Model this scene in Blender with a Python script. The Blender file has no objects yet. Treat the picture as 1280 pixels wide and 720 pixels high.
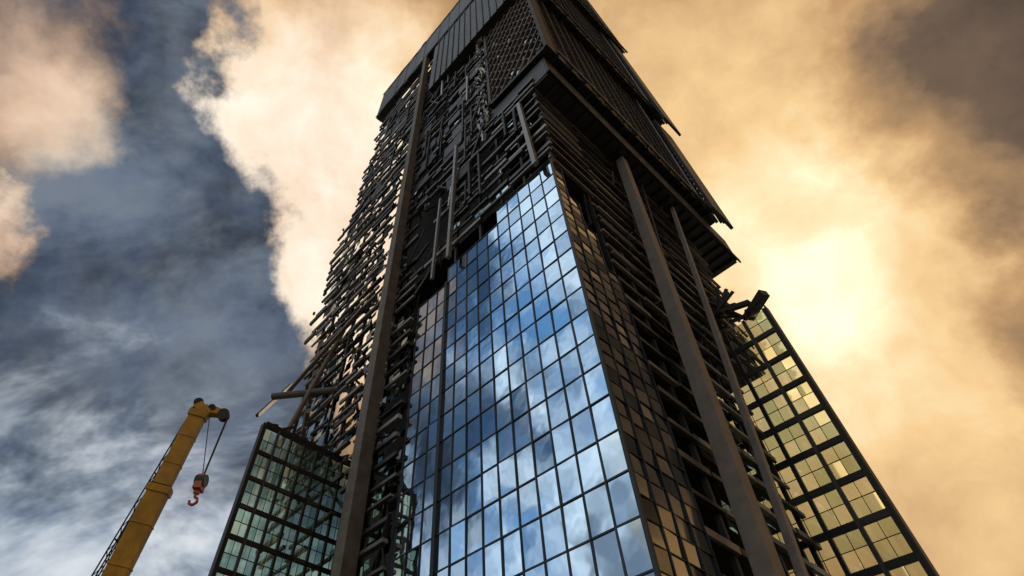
import bpy, math, random
from mathutils import Vector, Matrix
random.seed(7)
S=bpy.context.scene
S.view_settings.view_transform='Standard'; S.view_settings.look='None'; S.view_settings.exposure=0
# ---------------------------------------------------------------- materials
def new_mat(name):
    m=bpy.data.materials.new(name); m.use_nodes=True
    nt=m.node_tree; b=nt.nodes['Principled BSDF']; return m,nt,b
def varied(name,c1,c2,metal=0.0,r1=.4,r2=.6,scale=.6,bump=0.0,island=True):
    m,nt,b=new_mat(name); N=nt.nodes; L=nt.links
    tc=N.new('ShaderNodeTexCoord'); no=N.new('ShaderNodeTexNoise'); no.inputs['Scale'].default_value=scale
    no.inputs['Detail'].default_value=5; no.inputs['Roughness'].default_value=.65
    L.new(tc.outputs['Object'],no.inputs['Vector'])
    fac=no.outputs['Fac']
    mr=N.new('ShaderNodeMapRange'); mr.inputs[1].default_value=.3; mr.inputs[2].default_value=.7
    L.new(fac,mr.inputs[0]); f=mr.outputs[0]
    if island:
        g=N.new('ShaderNodeNewGeometry'); p=N.new('ShaderNodeMath'); p.operation='POWER'; p.inputs[1].default_value=2.4
        L.new(g.outputs['Random Per Island'],p.inputs[0])
        a=N.new('ShaderNodeMath'); a.operation='MULTIPLY_ADD'; a.inputs[1].default_value=.5
        L.new(f,a.inputs[0]); L.new(p.outputs[0],a.inputs[2])
        h=N.new('ShaderNodeMath'); h.operation='MULTIPLY'; h.inputs[1].default_value=.66; L.new(a.outputs[0],h.inputs[0]); f=h.outputs[0]
    mx=N.new('ShaderNodeMix'); mx.data_type='RGBA'; mx.inputs[6].default_value=(*c1,1); mx.inputs[7].default_value=(*c2,1)
    L.new(f,mx.inputs[0]); L.new(mx.outputs[2],b.inputs['Base Color'])
    rr=N.new('ShaderNodeMapRange'); rr.inputs[3].default_value=r1; rr.inputs[4].default_value=r2; L.new(fac,rr.inputs[0]); L.new(rr.outputs[0],b.inputs['Roughness'])
    b.inputs['Metallic'].default_value=metal
    if bump:
        bp=N.new('ShaderNodeBump'); bp.inputs['Strength'].default_value=bump; bp.inputs['Distance'].default_value=.05
        L.new(fac,bp.inputs['Height']); L.new(bp.outputs[0],b.inputs['Normal'])
    return m
def mirror_glass(name,c1,c2,rough=.03,pw=1.6):
    m,nt,b=new_mat(name); N=nt.nodes; L=nt.links
    g=N.new('ShaderNodeNewGeometry'); p=N.new('ShaderNodeMath'); p.operation='POWER'; p.inputs[1].default_value=pw
    L.new(g.outputs['Random Per Island'],p.inputs[0])
    mx=N.new('ShaderNodeMix'); mx.data_type='RGBA'; mx.inputs[6].default_value=(*c1,1); mx.inputs[7].default_value=(*c2,1)
    L.new(p.outputs[0],mx.inputs[0]); L.new(mx.outputs[2],b.inputs['Base Color'])
    b.inputs['Metallic'].default_value=1; b.inputs['Roughness'].default_value=rough
    tc=N.new('ShaderNodeTexCoord'); no=N.new('ShaderNodeTexNoise'); no.inputs['Scale'].default_value=.5; no.inputs['Detail'].default_value=1
    L.new(tc.outputs['Object'],no.inputs['Vector'])
    bp=N.new('ShaderNodeBump'); bp.inputs['Strength'].default_value=.25; bp.inputs['Distance'].default_value=.05
    L.new(no.outputs['Fac'],bp.inputs['Height']); L.new(bp.outputs[0],b.inputs['Normal'])
    return m
def clear_glass(name,t1,t2,refl=.35,gc=(.75,.9,.85)):
    m,nt,b=new_mat(name); N=nt.nodes; L=nt.links; N.remove(b)
    out=[n for n in N if n.type=='OUTPUT_MATERIAL'][0]
    g=N.new('ShaderNodeNewGeometry')
    mx=N.new('ShaderNodeMix'); mx.data_type='RGBA'; mx.inputs[6].default_value=(*t1,1); mx.inputs[7].default_value=(*t2,1)
    L.new(g.outputs['Random Per Island'],mx.inputs[0])
    tr=N.new('ShaderNodeBsdfTransparent'); L.new(mx.outputs[2],tr.inputs[0])
    gl=N.new('ShaderNodeBsdfGlossy'); gl.inputs['Color'].default_value=(*gc,1); gl.inputs['Roughness'].default_value=.04
    fr=N.new('ShaderNodeFresnel'); fr.inputs[0].default_value=1.5
    ad=N.new('ShaderNodeMath'); ad.operation='ADD'; ad.use_clamp=True; ad.inputs[1].default_value=refl; L.new(fr.outputs[0],ad.inputs[0])
    ms=N.new('ShaderNodeMixShader'); L.new(ad.outputs[0],ms.inputs[0]); L.new(tr.outputs[0],ms.inputs[1]); L.new(gl.outputs[0],ms.inputs[2])
    L.new(ms.outputs[0],out.inputs[0]); return m
M={}
M['glass']=mirror_glass('curtain_glass_blue',(.72,.88,1.0),(.36,.51,.67),pw=2.0)
M['bronze']=mirror_glass('curtain_glass_bronze',(.46,.43,.32),(.06,.07,.07),.08,.8)
M['teal']=mirror_glass('glass_teal',(.60,.78,.74),(.05,.09,.09),.05,.8)
M['wing']=clear_glass('glass_wing',(.62,.74,.54),(1.0,1.0,.82),.45,(1,.94,.72))
M['wing2']=clear_glass('glass_wing_green',(.35,.58,.45),(.85,1.0,.78),.35,(.75,1,.80))
M['frame']=varied('mullion_metal',(.018,.025,.032),(.05,.062,.075),.6,.35,.5)
M['dark']=varied('dark_steel',(.006,.006,.007),(.075,.07,.066),.4,.4,.7,.4)
M['slat']=varied('louver_metal',(.007,.007,.008),(.36,.345,.32),.5,.3,.55,.3)
M['black']=varied('black_core',(.004,.004,.005),(.012,.012,.014),0,.7,.9,.2,island=False)
M['panel']=varied('cladding_panel',(.018,.019,.022),(.075,.075,.078),.4,.35,.6,.15)
M['conc']=varied('column_concrete',(.07,.06,.05),(.36,.32,.27),0.1,.5,.8,.5,.5)
M['rust']=varied('primer_steel',(.04,.03,.025),(.22,.17,.13),.2,.5,.8,.5)
M['yellow']=varied('crane_yellow_paint',(.34,.175,.010),(.62,.35,.02),0,.35,.55,1.2,island=False)
M['ydark']=varied('crane_steel',(.02,.02,.02),(.06,.055,.05),.5,.4,.6,1)
M['red']=varied('hook_orange_paint',(.35,.08,.03),(.5,.14,.05),0,.4,.6,2)
M['rubber']=varied('tyre_rubber',(.015,.015,.015),(.03,.03,.03),0,.7,.9,3)
M['ground']=varied('site_asphalt',(.04,.04,.038),(.09,.085,.08),0,.8,.95,.2,.3,island=False)
M['silver']=varied('light_steel',(.18,.18,.17),(.60,.58,.55),.4,.35,.5,.5)
# ---------------------------------------------------------------- mesh builder
class B:
    def __init__(s): s.v=[]; s.f=[]
    def box(s,x0,x1,y0,y1,z0,z1):
        n=len(s.v)
        s.v+=[(x0,y0,z0),(x1,y0,z0),(x1,y1,z0),(x0,y1,z0),(x0,y0,z1),(x1,y0,z1),(x1,y1,z1),(x0,y1,z1)]
        for q in ((3,2,1,0),(4,5,6,7),(0,1,5,4),(1,2,6,5),(2,3,7,6),(3,0,4,7)): s.f.append(tuple(n+i for i in q))
    def beam(s,a,b,w,h=None,w2=None,h2=None,ref=(0,0,1)):
        a=Vector(a); b=Vector(b); h=h or w; w2=w2 or w; h2=h2 or h; d=(b-a).normalized()
        r=Vector(ref)
        if abs(d.dot(r))>.95: r=Vector((1,0,0))
        sx=d.cross(r).normalized(); sy=sx.cross(d).normalized(); n=len(s.v)
        for p,ww,hh in ((a,w,h),(b,w2,h2)):
            for i,j in ((-1,-1),(1,-1),(1,1),(-1,1)): s.v.append(tuple(p+sx*i*ww/2+sy*j*hh/2))
        for q in ((3,2,1,0),(4,5,6,7),(0,1,5,4),(1,2,6,5),(2,3,7,6),(3,0,4,7)): s.f.append(tuple(n+i for i in q))
    def cyl(s,a,b,r,k=12,r2=None):
        a=Vector(a); b=Vector(b); d=(b-a).normalized(); ref=Vector((0,0,1)) if abs(d.z)<.9 else Vector((1,0,0))
        sx=d.cross(ref).normalized(); sy=sx.cross(d); n=len(s.v); r2=r if r2 is None else r2
        for p,rr in ((a,r),(b,r2)):
            for i in range(k):
                t=2*math.pi*i/k; s.v.append(tuple(p+sx*math.cos(t)*rr+sy*math.sin(t)*rr))
        for i in range(k): s.f.append((n+i,n+(i+1)%k,n+k+(i+1)%k,n+k+i))
        s.f.append(tuple(n+i for i in reversed(range(k)))); s.f.append(tuple(n+k+i for i in range(k)))
    def quad(s,p): n=len(s.v); s.v+=[tuple(q) for q in p]; s.f.append((n,n+1,n+2,n+3))
    def make(s,name,mat,parent,bev=0):
        me=bpy.data.meshes.new(name); me.from_pydata(s.v,[],s.f); me.update()
        o=bpy.data.objects.new(name,me); S.collection.objects.link(o); me.materials.append(M[mat]); o.parent=parent
        if bev:
            m=o.modifiers.new('b','BEVEL'); m.width=bev; m.segments=2; m.limit_method='ANGLE'
        return o
def empty(name,loc=(0,0,0),rz=0):
    e=bpy.data.objects.new(name,None); S.collection.objects.link(e); e.location=loc; e.rotation_euler=(0,0,rz); return e
R=random.uniform
tower=empty('skyscraper',(13.2,40,0),math.radians(42))
# local axes: +x along right facade, +y along left facade, near corner at 0,0
def pane(bd,axis,c,a0,a1,z0,z1,tilt=.006):
    """pane on plane x=c (axis 0) or y=c (axis 1)"""
    t1=R(-tilt,tilt)*(a1-a0)/2; t2=R(-tilt,tilt)*(z1-z0)/2
    if axis==0: bd.quad([(c-t1-t2,a0,z0),(c-t1+t2,a0,z1),(c+t1+t2,a1,z1),(c+t1-t2,a1,z0)])
    else: bd.quad([(a0,c-t1-t2,z0),(a1,c+t1-t2,z0),(a1,c+t1+t2,z1),(a0,c-t1+t2,z1)])
# ---- prow curtain wall
g=B(); fr=B(); gb=B(); frb=B()
W=2.5
ncol=13; FL=4.0
def topL(y): return 84 if y<12.4 else (80 if y<24.9 else 76)
for i in range(ncol):
    y0=i*W; y1=y0+W; zt=topL(y0+.1); n=int(zt/FL)
    for k in range(n):
        z=k*FL
        pane(g,0,0,y0+.05,y1-.05,z+.06,z+FL-.06,.016)
        fr.box(-.09,.12,y0+.07,y1-.07,z+FL-.08,z+FL+.08)
for i in range(ncol+1):
    y=min(i*W,32.5); zt=max(topL(y+.1) if i<ncol else 0,topL(y-.1))
    w=.07 if i not in(10,) else .28
    fr.box(-.13-(0.2 if i==10 else 0),.15,y-w,y+w,0,zt+.2)
tR=[84,76,70,62]
for i in range(4):
    x0=i*2.4; x1=x0+2.4
    for k in range(int(tR[i]/2)):
        z=k*2.0
        pane(gb,1,0,x0+.05,x1-.05,z+.05,z+2-.05,.05)
        frb.box(x0+.07,x1-.07,-.08,.1,z+2-.05,z+2+.05)
    frb.box(x1-.08,x1+.08,-.14,.15,0,tR[i]+.2)
fr.beam((-.12,-.12,0),(-.12,-.12,84.4),.34)
g.make('front_glass',  'glass',tower); fr.make('front_mullions','frame',tower)
gb.make('side_glass','bronze',tower); frb.make('side_mullions','frame',tower)
c=B(); c.box(1,9,1,32,0,60.5); c.box(1,5,1,32,60.5,75); c.box(10.5,30,10,44,0,70); c.box(10.5,56,10,44,70.1,117); c.box(9.5,30,44,62,0,97)
c.box(6,66,6,56,98.2,237); c.box(6,66,6,66,237.1,262)
c.make('core','black',tower)
# ---- left facade louvers
sl=B(); dk=B(); pn=B(); sv=B(); tl=B()
def slat(y0,y1,z,px,dep,h):
    sl.box(px-dep,px,y0,y1,z,z+h)
def void(y,z): return 25<y<37.5 and 88<z<113
z=86
while z<236:
    y=-1.0 if z<124 else 12.2
    while y<44:
        L=R(3,10); y1=min(y+L,45)
        if not(void((y+y1)/2,z)) and random.random()>.07:
            h=R(.4,1.0)
            slat(y,y1-.15,z+R(-.25,.25),R(-.6,.3),R(.35,.8),h)
        y=y1
    y=46.2; end=74.7+R(-1.5,1.8)
    if z<150: end+=1.2
    if z>190: end-=1.2
    if z>98:
        while y<end:
            L=R(3,10); y1=min(y+L,end)
            if random.random()>.06:
                slat(y,y1-.1,z+R(-.3,.3),R(-1.0,-.2)-(1.0 if z<150 else 0),R(.35,.7),R(.5,1.3))
            y=y1
    z+=R(2.8,4.0)
z=88
while z<236:
    for a,b2 in ((0,15),(33,45),(46,60),(60,73)):
        if z<98 and a>44: continue
        if a==33 and z<114: continue
        if random.random()>.25: dk.box(1.6,2.0,a+R(-1,1),b2+R(-1,1),z,z+.45)
    z+=R(4,6)
for y in [0,6,11.5,17,23.5,41,47,53,58.5,64,70,74.3]:
    z0=84 if y<12 else(80 if y<24 else 76)
    if y>33: z0=20
    if y>47: z0=60
    dk.box(.35,.95,y-.25,y+.25,z0+.3,236.5)
for y in (29,35): dk.box(.35,.95,y-.25,y+.25,113,236.5)
for k in range(60):
    y=R(2,73); z=R(90,215)
    if void(y,z) or (y>44 and z<100) or (y<13 and z>105): continue
    (sv if random.random()<.15 else dk).beam((R(-1.6,-1.2),y,z),(R(-1.6,-1.2),y+R(-.5,.5),z+R(6,20)),R(.25,.55))
for k in range(70):   # dark infill cladding sheets among the louvers
    y=R(13,72); z=R(100,228); h=R(2,5)
    if void(y,z) or (36<y<46): continue
    px=R(-1.2,-.7); pn.box(px-.06,px,y,min(75,y+R(3,7)),z,z+h)
for k in range(380):
    y=R(46,73); z=R(100,232)
    if random.random()<.6: y=R(58,74); z=R(98,165)
    h=R(1,2.2); w=R(1.5,3.5)
    pane(tl,0,R(.05,.3),y,y+w,z,z+h,.08)
for k in range(240):
    y=R(1,42); z=R(88,225)
    if void(y,z) or (y<13 and z>118): continue
    pane(tl,0,R(.32,.5),y,y+R(1.5,3),z,z+R(.8,1.8),.08)
for k in range(60):
    y=R(12,70); z=R(90,210)
    if void(y,z) or (y>44 and z<98): continue
    dk.beam((R(-1.6,.2),y,z),(R(-1.6,.2),min(75,max(12,y+R(3,10)*random.choice((-1,1)))),z+R(6,20)),R(.3,.6))
sv.beam((-1.4,2.0,84),(-1.4,3.0,112),.8); sv.beam((-1.6,23,80),(-1.9,21.5,122),.7); sv.beam((-1.6,27.2,78),(-1.8,26.2,104),.5)
for k in range(14):
    y=R(26,38); z=random.choice((R(86,90),R(110,115))); q=R(1.5,6)
    dk.beam((R(-1,2),y,z),(R(-1,2),y+R(-3,3),z+R(-q,q)+.5),R(.2,.4))
# lower-left lattice
for z in range(4,98,3):
    for s0,s1 in ((33.0,38.6),(38.8,46)):
        if z>86 and s0<38: continue
        if random.random()>.1: slat(s0,s1,z,R(-.8,0),R(.3,.8),R(.3,.8))
    if z>36:
        e=74+R(-3,3)-(98-z)*.12
        y=46.5
        while y<e:
            y1=min(e,y+R(3,9))
            if random.random()>.12: slat(y,y1-.1,z,R(-1.2,-.1),R(.3,.8),R(.3,.8))
            y=y1
for k in range(90):
    y=R(33,72); z=R(20,95)
    if y>46: z=R(50,96)
    dk.beam((R(-1.5,3),y,z),(R(-1.5,3),y+R(-6,6),z+R(3,9)),R(.2,.5))
for k in range(220):
    y=R(33,44); z=R(10,80); pane(tl,0,.35+R(0,1),y,y+R(1,2.4),z,z+R(1,2),.08)
for k in range(240):
    y=R(46,69); z=R(56,98); pane(tl,0,.1+R(0,1),y,y+R(1,3),z,z+R(1,2),.08)
ru=B()
ru.cyl((-8,68,74),(2,54,73),.7); ru.cyl((-6,62,60),(1,60,100),.5); ru.beam((-4,72,80),(-2,50,90),.7); ru.beam((-3,74,84),(-9,70,70),.6)
ru.beam((-3,60,60),(0,72,98),.8)
co=B(); co.beam((-2.6,38.1,0),(-2.6,41.8,237),2.2,2.2,1.8,1.8)
dk.beam((-2.4,40.2,0),(-2.4,43.6,236),.5,.8); 
for k in range(26): dk.beam((-2.5,38.9+k*.14,8+k*9),(-2.4,40.3+k*.14,12+k*9),.3)
# top parapet on left
for i in range(24):
    y=-1+i*3.2; pn.box(-3.2+R(-.08,.08),-.5,y+.04,y+3.16,237+R(-.3,.3),266+R(-.2,.2))
for k in range(2): dk.box(-3.5,-3.3,-1,75.9,(237.5,265)[k],(238.4,266.3)[k])
pn.box(-.4,60,74,75.6,237,266)
for k in range(12):
    y=R(20,74); dk.box(-3.0,-1,y,y+R(1,3),266.4,267+R(1,5))
# ---- box B
bb=B()
bb.box(0,71.5,-4.2,12,118,127)
for i in range(24): 
    x=.2+i*3.0; dk.box(x,x+.5,-4.1,9.8,117.3,117.97)
for i in range(16):
    x=.1+i*4.45; pn.box(x,x+4.35,-4.6,-4.22,118.3+R(-.2,.2),127.3)
dk.box(-.2,71.9,-5.0,-4.62,117.6,118.8)
for k in range(2): sl.box(1,68,R(-3.6,-3),-2,127.6+k*1.9,128.3+k*1.9)
# ---- box A upper volumes, each stack stepping outwards
aa=B(); tiers=[(3.0,68,-6.4,131.2,200),(2.4,72,-9.0,200.3,292),(1.5,77,-12,292.3,470)]
for (xa,xb,yy,za,zb) in tiers:
    aa.box(xa+.5,xb-.5,yy+.9,14,za+.1,zb-.1)
    n=14; ww=(xb-xa)/n; hh=11.3; zc=za
    while zc<zb-1:
        z1=min(zc+hh,zb)
        for i in range(n):
            x=xa+i*ww; pn.box(x+.06,x+ww-.06,yy+R(0,.2),yy+.85,zc+.08,z1-.06)
        zc=z1
    for i in range(n+1):
        x=xa+i*ww; dk.box(x-.2,x+.2,yy-.5,yy-.03,za-.8,zb)
    dk.box(xa-.4,xb+.4,yy-.9,yy-.55,za-1.4,za+.6)
    for i in range(int((xb-xa)/3)): dk.box(xa+i*3,xa+i*3+.4,yy,8,za-.7,za+.05)
    zc=za+3
    while zc<zb:
        dk.box(xa,xb,yy-.25,yy-.04,zc,zc+.25); zc+=2.9
aa.make('upper_mass','black',tower)
sv.box(56,56.4,-7.4,-7.0,131,200); sv.box(60,60.4,-10,-9.6,200.3,292); sv.box(64,64.5,-13,-12.6,292.3,470)
pn.box(60,70,-8.3,-7.45,128,186); pn.box(64,74,-10.9,-10.05,190,288)
# lattice crate at upper near corner (left facade side)
cy0,cy1,cz0,cz1=-6.2,11.0,129.5,186
nj=6; wj=(cy1-cy0)/nj; nk=10; hk=(cz1-cz0)/nk
for j in range(nj):
    for k in range(nk):
        y=cy0+j*wj; z=cz0+k*hk
        ru.beam((-.2,y,z),(-.2,y+wj,z+hk),.5); ru.beam((-.5,y+wj,z),(-.5,y,z+hk),.5)
        if random.random()<.5: pane(tl,0,1.0,y+.3,y+wj-.2,z+.4,z+hk-.3,.12)
for (a,b2,c2,d2) in ((cy0-.5,cy0+.3,128.8,187),(cy1-.3,cy1+.5,128.8,187)): dk.box(-1,2.9,a,b2,c2,d2)
dk.box(-1,2.9,cy0+.35,cy1-.35,128.2,129.4); dk.box(-1,2.9,cy0+.35,cy1-.35,186,187)
aa2=B(); aa2.box(1.6,2.9,cy0+.4,cy1-.4,129.5,186); aa2.make('crate_back','black',tower)
for k in range(90):   # bright torn cladding strip beside the crate
    y=R(11.5,15); z=R(112,190); sv.beam((R(-1.6,-.8),y,z),(R(-1.6,-.8),y+R(-1.2,1.2),z+R(1,3)),R(.2,.6),.1)
pn.box(-3,2.5,-6,36,187.5,236)
for i in range(14): dk.box(-3.3,-3.02,-6+i*3,-5.6+i*3,187.5,236)
# ---- right open structure
for z in range(6,118,4):
    xe=58 if z>70 else 38.6
    xs=9.9 if z<84 else 0.2
    for i in range(5):
        a=xs+(xe-xs)*i/5; b2=xs+(xe-xs)*(i+1)/5
        sl.box(a,b2-.12,R(-.3,0),.35,z,z+R(.4,.8))
        if z>64:
            zz=z+R(1.4,2.4); sl.box(a,b2-.2,R(-.9,-.5),R(-.4,-.1),zz,zz+.4)
    dk.box(xs+.3,xe if z>70 else 31,.5,9.6,z,z+.3)
    dk.box(xs+.3,xe if z>70 else 31,4.5,4.9,z+.4,z+1)
for x in [10.2,15,20.5,26,32,38,44,50,57]:
    dk.box(x-.25,x+.25,.4,.95,74 if x>39 else 4,117)
    dk.box(x-.25,x+.25,5.2,5.7,4 if x<31 else 74,117)
for k in range(80):
    x=R(10,54); z=R(20,112)
    if x>30: z=R(72,112)
    dk.beam((x,R(-1.5,4),z),(x+R(-7,7),R(-1.5,4),z+R(4,12)),R(.18,.45))
for i in range(18):
    x0=10.5+i*2.4
    for k in range(29):
        if random.random()<.8 and (x0<28 or k>17): pane(tl,1,9.9,x0+.08,x0+2.3,k*4+.5,k*4+3.7,.05)
for i in range(9):
    x0=16+i*2.0
    for k in range(14):
        if random.random()<.6: pane(tl,1,.42,x0+.08,x0+1.9,k*4+.9,k*4+3.9,.06)
co.beam((11.0,-2.2,0),(26.3,-2.2,117),1.9,1.9,1.8,1.8,ref=(0,1,0))
co.beam((13.8,-2.6,0),(45,-2.6,117),.85,.85,.8,.8,ref=(0,1,0))
dk.beam((12.8,-1.6,20),(34,-1.6,116),.5)
for x0,x1,z in ((20,44,100),(17,34,78),(15,27,56)): dk.beam((x0+4,-1.4,z),(x1,-1.4,z+2),.5)
# ---- right glass fin
wg=B(); wf=B()
X=39.5; Y0=-8.7; nW=8; cw=3.7; rh=5.1
for i in range(nW):
    y=Y0+i*cw
    for k in range(14):
        z=k*rh
        if k==13 and i>2: continue
        m_=cw/2; h2=rh*.52
        for a0,a1 in ((.1,m_-.04),(m_+.04,cw-.1)):
            pane(wg,0,X,y+a0,y+a1,z+.45,z+h2-.04,.05); pane(wg,0,X,y+a0,y+a1,z+h2+.04,z+rh-.42,.05)
        wf.box(X-.25,X+.25,y+.28,y+cw-.28,z-.4,z+.4)
        wf.box(X-.06,X+.06,y+.1,y+cw-.1,z+h2-.035,z+h2+.035)
        wf.box(X-.07,X+.07,y+m_-.035,y+m_+.035,z+.41,z+h2-.04); wf.box(X-.07,X+.07,y+m_-.035,y+m_+.035,z+h2+.04,z+rh-.41)
    wf.box(X-.3,X+.3,y-.26,y+.26,0,71 if i<4 else 66.5)
wf.box(X-.35,X+1.2,Y0-.5,Y0-.28,0,71.5)
for i in range(5): wf.beam((X-.5,Y0+i*3,71.4),(X-.2,Y0+i*3+2.6,72.4+R(-.3,.5)),.5)
wf.beam((X-1,Y0-1.6,73),(X+1.5,Y0+3,72.5),1.4); wf.beam((X-2,Y0+1,72),(X-1,Y0+10,76),.8); wf.beam((X,Y0+3,71),(X-2,Y0+9,82),.5)
wf.beam((X,Y0+12,68),(X+6,Y0+14,100),.6); wf.beam((X+3,Y0+10,71),(X-1,Y0+16,92),.5)
for k in range(14): wf.beam((X+R(-2,1),Y0+R(2,14),70+R(0,4)),(X+R(-2,1),Y0+R(2,14),72+R(2,9)),R(.25,.6))
wg.make('right_fin_glass','wing',tower); wf.make('right_fin_frame','dark',tower)
# ---- left glass fin
wg=B(); wf=B()
Yp=47.7; X0=-14.1
for i in range(9):
    x=X0+i*2.2
    for k in range(13):
        z=k*4.0
        for a0,a1 in ((.1,1.07),(1.13,2.1)):
            pane(wg,1,Yp,x+a0,x+a1,z+.3,z+1.95,.05); pane(wg,1,Yp,x+a0,x+a1,z+2.05,z+3.75,.05)
        wf.box(x+.16,x+2.04,Yp-.2,Yp+.2,z-.27,z+.27); wf.box(x+.1,x+2.1,Yp-.05,Yp+.05,z+1.96,z+2.04); wf.box(x+1.075,x+1.125,Yp-.06,Yp+.06,z+.3,z+3.75)
    wf.box(x-.15,x+.15,Yp-.25,Yp+.25,0,52.4)
wf.box(X0-.4,X0-.16,Yp-.3,Yp+.8,0,52.6)
wf.box(X0,X0+19,Yp-.2,Yp+.8,52.45,53)
for i in range(9): wf.beam((X0+i*2.1,Yp+.4,52.8),(X0+i*2.1+R(.5,2.5),Yp+.4+R(-.5,.5),53.5+R(0,1.6)),R(.15,.4))
wg.make('left_fin_glass','wing2',tower); wf.make('left_fin_frame','dark',tower)
sl.make('louvers','slat',tower); dk.make('steel_frame','dark',tower); pn.make('cladding','panel',tower); bb.make('cantilever_slab','panel',tower)
sv.make('light_posts','silver',tower); tl.make('infill_glass','teal',tower); ru.make('loose_steel','rust',tower); co.make('mega_columns','conc',tower,.06)
# ---------------------------------------------------------------- crane
cr=empty('mobile_crane',(-17.4,27.7,0))
def W2(x,y,z): return Vector((x+17.4,y-27.7,z))
base=W2(-17.35,27.6,3.0); tip=W2(-14.4,24,20.9)
d=(tip-base).normalized(); Lb=(tip-base).length
side=Vector((1,0.3,0)); side=(side-d*side.dot(d)).normalized(); back=d.cross(side).normalized()
y=B(); k=B()
secs=[(0,.50,1.1),(.46,.78,.95),(.74,1.0,.8)]
for a,b_,w in secs:
    y.beam(base+d*Lb*a,base+d*Lb*b_,w*.8,w,ref=tuple(side))
    y.beam(base+d*(Lb*b_-.35),base+d*(Lb*b_),w*.8+.14,w+.14,ref=tuple(side))
    k.beam(base+d*(Lb*b_),base+d*(Lb*b_+.06),w*.8+.05,w+.05,ref=tuple(side))
for t in (.2,.33,.58,.68,.84,.92):
    p=base+d*Lb*t; y.beam(p,p+d*.08,.96 if t<.5 else (.84 if t<.76 else .70),1.16 if t<.5 else (1.01 if t<.76 else .86),ref=tuple(side))
hd=tip
y.beam(hd-d*.1,hd+d*.35+side*.25,.8,.95,.6,.8,ref=tuple(side))
y.beam(hd+side*.0+d*.15,hd+side*1.15+d*.25,.55,.5,.4,.3)
for o in (-.2,0,.2):
    c0=hd+side*1.2+d*.2+back*o; k.cyl(c0-back*.05,c0+back*.05,.3,16)
    c0=hd+d*.45-side*.25+back*o; k.cyl(c0-back*.05,c0+back*.05,.25,16)
    c0=hd+d*.35+side*.5+back*o; k.cyl(c0-back*.05,c0+back*.05,.2,16)
k.beam(hd+side*.3+d*.5,hd+side*1.2+d*.4,.12); k.beam(hd-side*.5,hd+side*.2+d*.5,.1)
for o in (-.25,.25):
    a=base+d*Lb*.12-side*1.3+back*o; b_=hd-side*.35+back*o
    k.cyl(a,b_,.035,6)
    k.cyl(base+d*Lb*.12-side*.85+back*o,hd-side*.3+back*o,.03,6)
prev=None
for i in range(1,30):
    t=i/30; p=base+d*Lb*(.12+.86*t); off=1.3+(.35-1.3)*t; o2=.85+(.3-.85)*t
    q=p-side*(off if i%2 else o2)
    if prev is not None:
        k.cyl(prev-back*.25,q-back*.25,.022,5); k.cyl(prev+back*.25,q+back*.25,.022,5)
    prev=q
    if i%6==0: k.beam(p-side*.4,p-side*off,.06); k.beam(p-side*off-back*.25,p-side*off+back*.25,.05)
hp=hd+side*1.45+d*.1; zb=hp.z-3.7
for o in (-.14,.14): k.cyl(hp+back*o,Vector((hp.x,hp.y,zb))+back*o*.6,.028,6)
k.cyl(hd+side*.5+d*.1,Vector((hp.x,hp.y,zb)),.022,6)
r_=B(); c0=Vector((hp.x,hp.y,zb))
r_.beam(c0+Vector((0,0,.15)),c0-Vector((0,0,.6)),.48,.34,.56,.38); k.cyl(c0-Vector((.24,0,.1)),c0+Vector((.24,0,-.1)),.3,14)
r_.beam(c0-Vector((0,0,.61)),c0-Vector((0,0,.8)),.22,.22)
pts=[Vector((.0,0,-.8)),Vector((.0,0,-.95)),Vector((.16,0,-1.05)),Vector((.2,0,-1.23)),Vector((.05,0,-1.37)),Vector((-.14,0,-1.30)),Vector((-.18,0,-1.15))]
for p,q in zip(pts,pts[1:]): r_.cyl(c0+p,c0+q,.07,8)
k.cyl(W2(-17.1,27.0,2.6),base+d*6+side*.1,.22,12)
y.box(-1.3,1.3,-1.2,2.6,1.75,3.1); y.box(-1.4,1.4,2.65,3.9,1.9,3.3)
y.box(1.4,2.3,-1.6,.6,1.6,3.3); k.box(1.46,2.24,-1.63,-1.61,2.2,3.15); k.box(2.305,2.32,-1.4,.3,2.3,3.15)
k.cyl((0,.5,1.45),(0,.5,1.74),1.2,24)
y.box(-1.35,1.35,-5.5,5.5,.9,1.44); y.box(-1.35,1.35,-7.6,-5.55,.8,2.6); k.box(-1.2,1.2,-7.63,-7.61,1.6,2.4)
wh=B()
for yy in (-6.6,-4.4,-2.8,2.4,4.0):
    for sx in (-1,1): wh.cyl((sx*1.0,yy,.62),(sx*1.42,yy,.62),.62,20); k.cyl((sx*1.4,yy,.62),(sx*1.45,yy,.62),.28,12)
for yy in (-5,5.2):
    k.box(-3.2,3.2,yy-.2,yy+.2,.95-.02,1.3)
    for sx in(-3,3): k.cyl((sx,yy,.12),(sx,yy,.95),.1,10); k.cyl((sx,yy,0.0),(sx,yy,.12),.4,14)
y.make('boom_and_body','yellow',cr,.03); k.make('cables_sheaves','ydark',cr); r_.make('hook_block','red',cr); wh.make('wheels','rubber',cr)
# ---------------------------------------------------------------- ground
gd=B(); gd.quad([(-3000,-3000,0),(3000,-3000,0),(3000,3000,0),(-3000,3000,0)]); o=gd.make('ground','ground',None)
# ---------------------------------------------------------------- camera
cam=bpy.data.cameras.new('cam'); co_=bpy.data.objects.new('camera',cam); S.collection.objects.link(co_); S.camera=co_
co_.location=(0,0,1.6); co_.rotation_euler=(math.radians(90+51.34),0,0)
cam.lens=19.69; cam.sensor_width=36; cam.shift_x=.043; cam.clip_end=8000; cam.clip_start=.1
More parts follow.
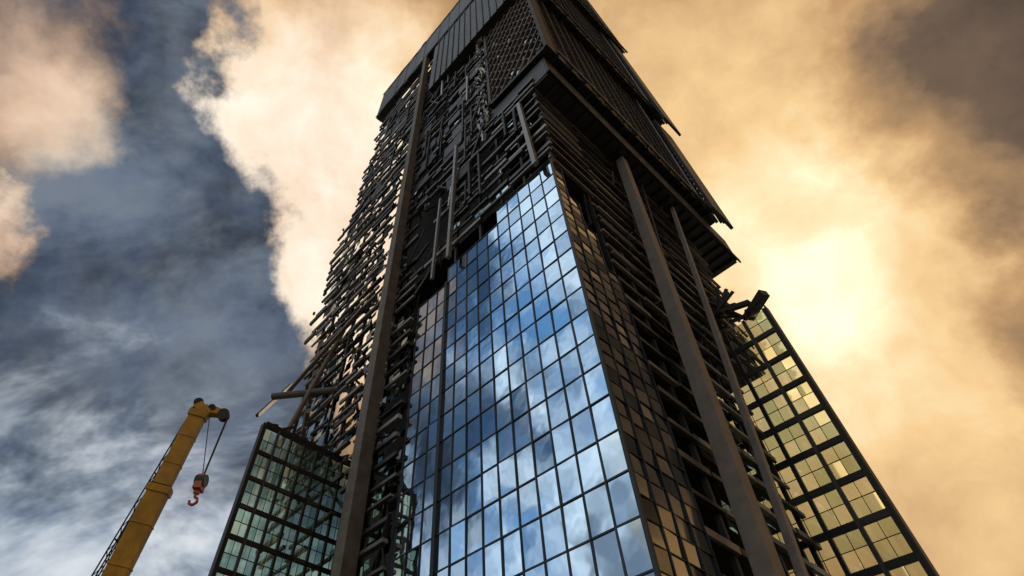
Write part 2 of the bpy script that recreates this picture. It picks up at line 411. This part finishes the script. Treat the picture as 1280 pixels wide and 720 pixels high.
# ---------------------------------------------------------------- sun + sky
sd=Vector((.54,.545,.66)).normalized(); el=math.asin(sd.z); az=math.atan2(sd.x,sd.y)
sun=bpy.data.lights.new('sun','SUN'); sun.energy=4; sun.angle=math.radians(.6); sun.color=(1,.84,.62)
so=bpy.data.objects.new('sun',sun); S.collection.objects.link(so); so.rotation_euler=(-sd).to_track_quat('-Z','Y').to_euler()
w=bpy.data.worlds.new('World'); S.world=w; w.use_nodes=True; nt=w.node_tree; N=nt.nodes; L=nt.links; N.clear()
def node(t,**k):
    n=N.new(t)
    for a,b_ in k.items(): setattr(n,a,b_)
    return n
def setin(sock,v):
    if isinstance(v,bpy.types.NodeSocket): L.new(v,sock)
    else: sock.default_value=v
def m(op,a,b_=0,c_=None,clamp=False):
    n=node('ShaderNodeMath',operation=op,use_clamp=clamp); setin(n.inputs[0],a); setin(n.inputs[1],b_)
    if c_ is not None: setin(n.inputs[2],c_)
    return n.outputs[0]
def vm(op,a,b_=None,out=0):
    n=node('ShaderNodeVectorMath',operation=op); setin(n.inputs[0],a)
    if b_ is not None: setin(n.inputs[1],b_)
    return n.outputs[out]
def dot(a,v): return vm('DOT_PRODUCT',a,tuple(v),1)
def scale(a,s):
    n=node('ShaderNodeVectorMath',operation='SCALE'); setin(n.inputs[0],a); setin(n.inputs[3],s); return n.outputs[0]
def smooth(x,a,b_,o0=0,o1=1):
    n=node('ShaderNodeMapRange',interpolation_type='SMOOTHSTEP'); setin(n.inputs[0],x)
    n.inputs[1].default_value=a; n.inputs[2].default_value=b_; n.inputs[3].default_value=o0; n.inputs[4].default_value=o1; return n.outputs[0]
def mix(f,a,b_):
    n=node('ShaderNodeMix',data_type='RGBA'); setin(n.inputs[0],f)
    for i,v in ((6,a),(7,b_)):
        if isinstance(v,bpy.types.NodeSocket): L.new(v,n.inputs[i])
        else: n.inputs[i].default_value=(*v,1)
    return n.outputs[2]
def noise(v,sc,det=8,ro=.6,dist=0,out='Fac'):
    n=node('ShaderNodeTexNoise'); L.new(v,n.inputs['Vector']); n.inputs['Scale'].default_value=sc; n.inputs['Detail'].default_value=det
    n.inputs['Roughness'].default_value=ro; n.inputs['Distortion'].default_value=dist; return n.outputs[out]
def ramp(f,st):
    n=node('ShaderNodeValToRGB'); L.new(f,n.inputs[0]); e=n.color_ramp.elements
    while len(e)<len(st): e.new(.5)
    for q,(p,c_) in zip(e,st): q.position=p; q.color=(*c_,1)
    return n.outputs[0]
tc=node('ShaderNodeTexCoord'); D=vm('NORMALIZE',tc.outputs['Generated'])
sep=node('ShaderNodeSeparateXYZ'); L.new(D,sep.inputs[0]); dx,dy,dz=sep.outputs
nv=vm('SUBTRACT',noise(D,5.0,7,.60,0,'Color'),(.5,.5,.5))
DD=vm('NORMALIZE',vm('ADD',D,scale(nv,.32)))
DS=vm('NORMALIZE',vm('ADD',D,scale(nv,.10)))
def blob(v,dr,ain,aout):
    dr=Vector(dr).normalized(); return smooth(dot(v,dr),math.cos(math.radians(aout)),math.cos(math.radians(ain)))
n1=noise(DS,3.6,6,.56,0); n2=noise(DS,11,4,.6,0)
mp=node('ShaderNodeMapping'); L.new(D,mp.inputs[0]); mp.inputs['Rotation'].default_value=(0,math.radians(25),math.radians(-35)); mp.inputs['Scale'].default_value=(1,3,2.2)
n3=noise(mp.outputs[0],2.6,5,.62,.3)
pale=smooth(m('ADD',dz,m('MULTIPLY',m('SUBTRACT',n3,.5),-.6)),.58,.35)
mixn=m('ADD',m('MULTIPLY',n3,.35),m('ADD',m('MULTIPLY',n1,.4),m('MULTIPLY',n2,.25)))
cold=mix(pale,mix(smooth(mixn,.41,.63),(.026,.032,.046),(.18,.215,.27)),mix(smooth(n3,.35,.68),(.20,.27,.36),(.74,.78,.82)))
# sky behind the viewer: blue with bright cumulus (what the glass mirrors)
n4=m('ADD',m('MULTIPLY',n1,.75),m('MULTIPLY',n2,.25))
low=smooth(dz,.66,.36)
n5=noise(DS,5.0,3,.5,0)
backcol=mix(smooth(m('ADD',n4,m('MULTIPLY',low,.08)),.43,.60),mix(smooth(n3,.35,.6),(.04,.075,.13),(.15,.33,.58)),(.85,.93,1.0))
backcol=mix(m('MULTIPLY',smooth(n5,.50,.62),.8),backcol,(.05,.085,.14))
backcol=mix(blob(DS,(-.86,-.54,.58),6,19),backcol,mix(smooth(n2,.4,.6),(1.1,.80,.34),(1.9,1.45,.62)))  # unseen gold patch, added so the right fin glass reflects a warm glare
glow=blob(DS,sd,0,7); glow1=blob(DS,sd,2,18); glow2=blob(DS,sd,0,42); glow3=blob(DS,(.56,.37,.968),2,17)
peach=blob(DD,(-.336,.513,.87),4,26)
dark=blob(DD,(.72,.17,.70),4,19); dark2=blob(DD,(.83,.42,.50),0,10)
amp=m('ADD',.75,m('MULTIPLY',peach,.5))
Bv=m('ADD',.35,m('MULTIPLY',glow2,.28)); Bv=m('ADD',Bv,m('MULTIPLY',glow1,.13)); Bv=m('ADD',Bv,m('MULTIPLY',glow3,.17)); Bv=m('ADD',Bv,m('MULTIPLY',glow,.26)); Bv=m('ADD',Bv,m('MULTIPLY',peach,.50))
Bv=m('ADD',Bv,m('MULTIPLY',m('SUBTRACT',n1,.5),amp)); Bv=m('ADD',Bv,m('MULTIPLY',m('SUBTRACT',n2,.5),.22))
Bv=m('SUBTRACT',Bv,m('MULTIPLY',dark,.48)); Bv=m('SUBTRACT',Bv,m('MULTIPLY',dark2,.22),None,True)
warmY=ramp(Bv,[(0,(.05,.04,.035)),(.25,(.17,.115,.08)),(.5,(.58,.35,.165)),(.72,(.96,.65,.32)),(.88,(1.05,.90,.56)),(1,(1.3,1.16,.82))])
warmP=ramp(Bv,[(0,(.05,.05,.06)),(.25,(.18,.14,.13)),(.5,(.58,.38,.27)),(.75,(.95,.73,.54)),(1,(1.15,1.05,.90))])
warm=mix(peach,warmY,warmP)
sp=dot(DD,Vector((-.923,.023,-.382)))
left=smooth(sp,-.02,.03)
wl=m('MAXIMUM',m('MULTIPLY',blob(DD,(-.86,.30,1.05),3,11),.95),blob(DD,(-.87,.50,.84),1,5))
left=m('MULTIPLY',left,m('SUBTRACT',1,wl))
warm=mix(m('MULTIPLY',wl,.85),warm,ramp(n1,[(.35,(.34,.24,.19)),(.5,(.85,.60,.44)),(.65,(1.05,.86,.68))]))
cloud=mix(left,warm,cold)
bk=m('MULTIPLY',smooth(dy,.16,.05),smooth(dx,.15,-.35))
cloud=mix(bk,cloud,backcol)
sky=node('ShaderNodeTexSky',sky_type='NISHITA'); sky.sun_disc=False; sky.sun_elevation=el; sky.sun_rotation=az
bg1=node('ShaderNodeBackground'); L.new(sky.outputs[0],bg1.inputs[0]); bg1.inputs[1].default_value=.12
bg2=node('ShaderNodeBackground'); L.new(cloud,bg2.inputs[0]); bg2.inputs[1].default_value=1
frontblue=m('MULTIPLY',m('MULTIPLY',left,.18),smooth(n2,.6,.4))
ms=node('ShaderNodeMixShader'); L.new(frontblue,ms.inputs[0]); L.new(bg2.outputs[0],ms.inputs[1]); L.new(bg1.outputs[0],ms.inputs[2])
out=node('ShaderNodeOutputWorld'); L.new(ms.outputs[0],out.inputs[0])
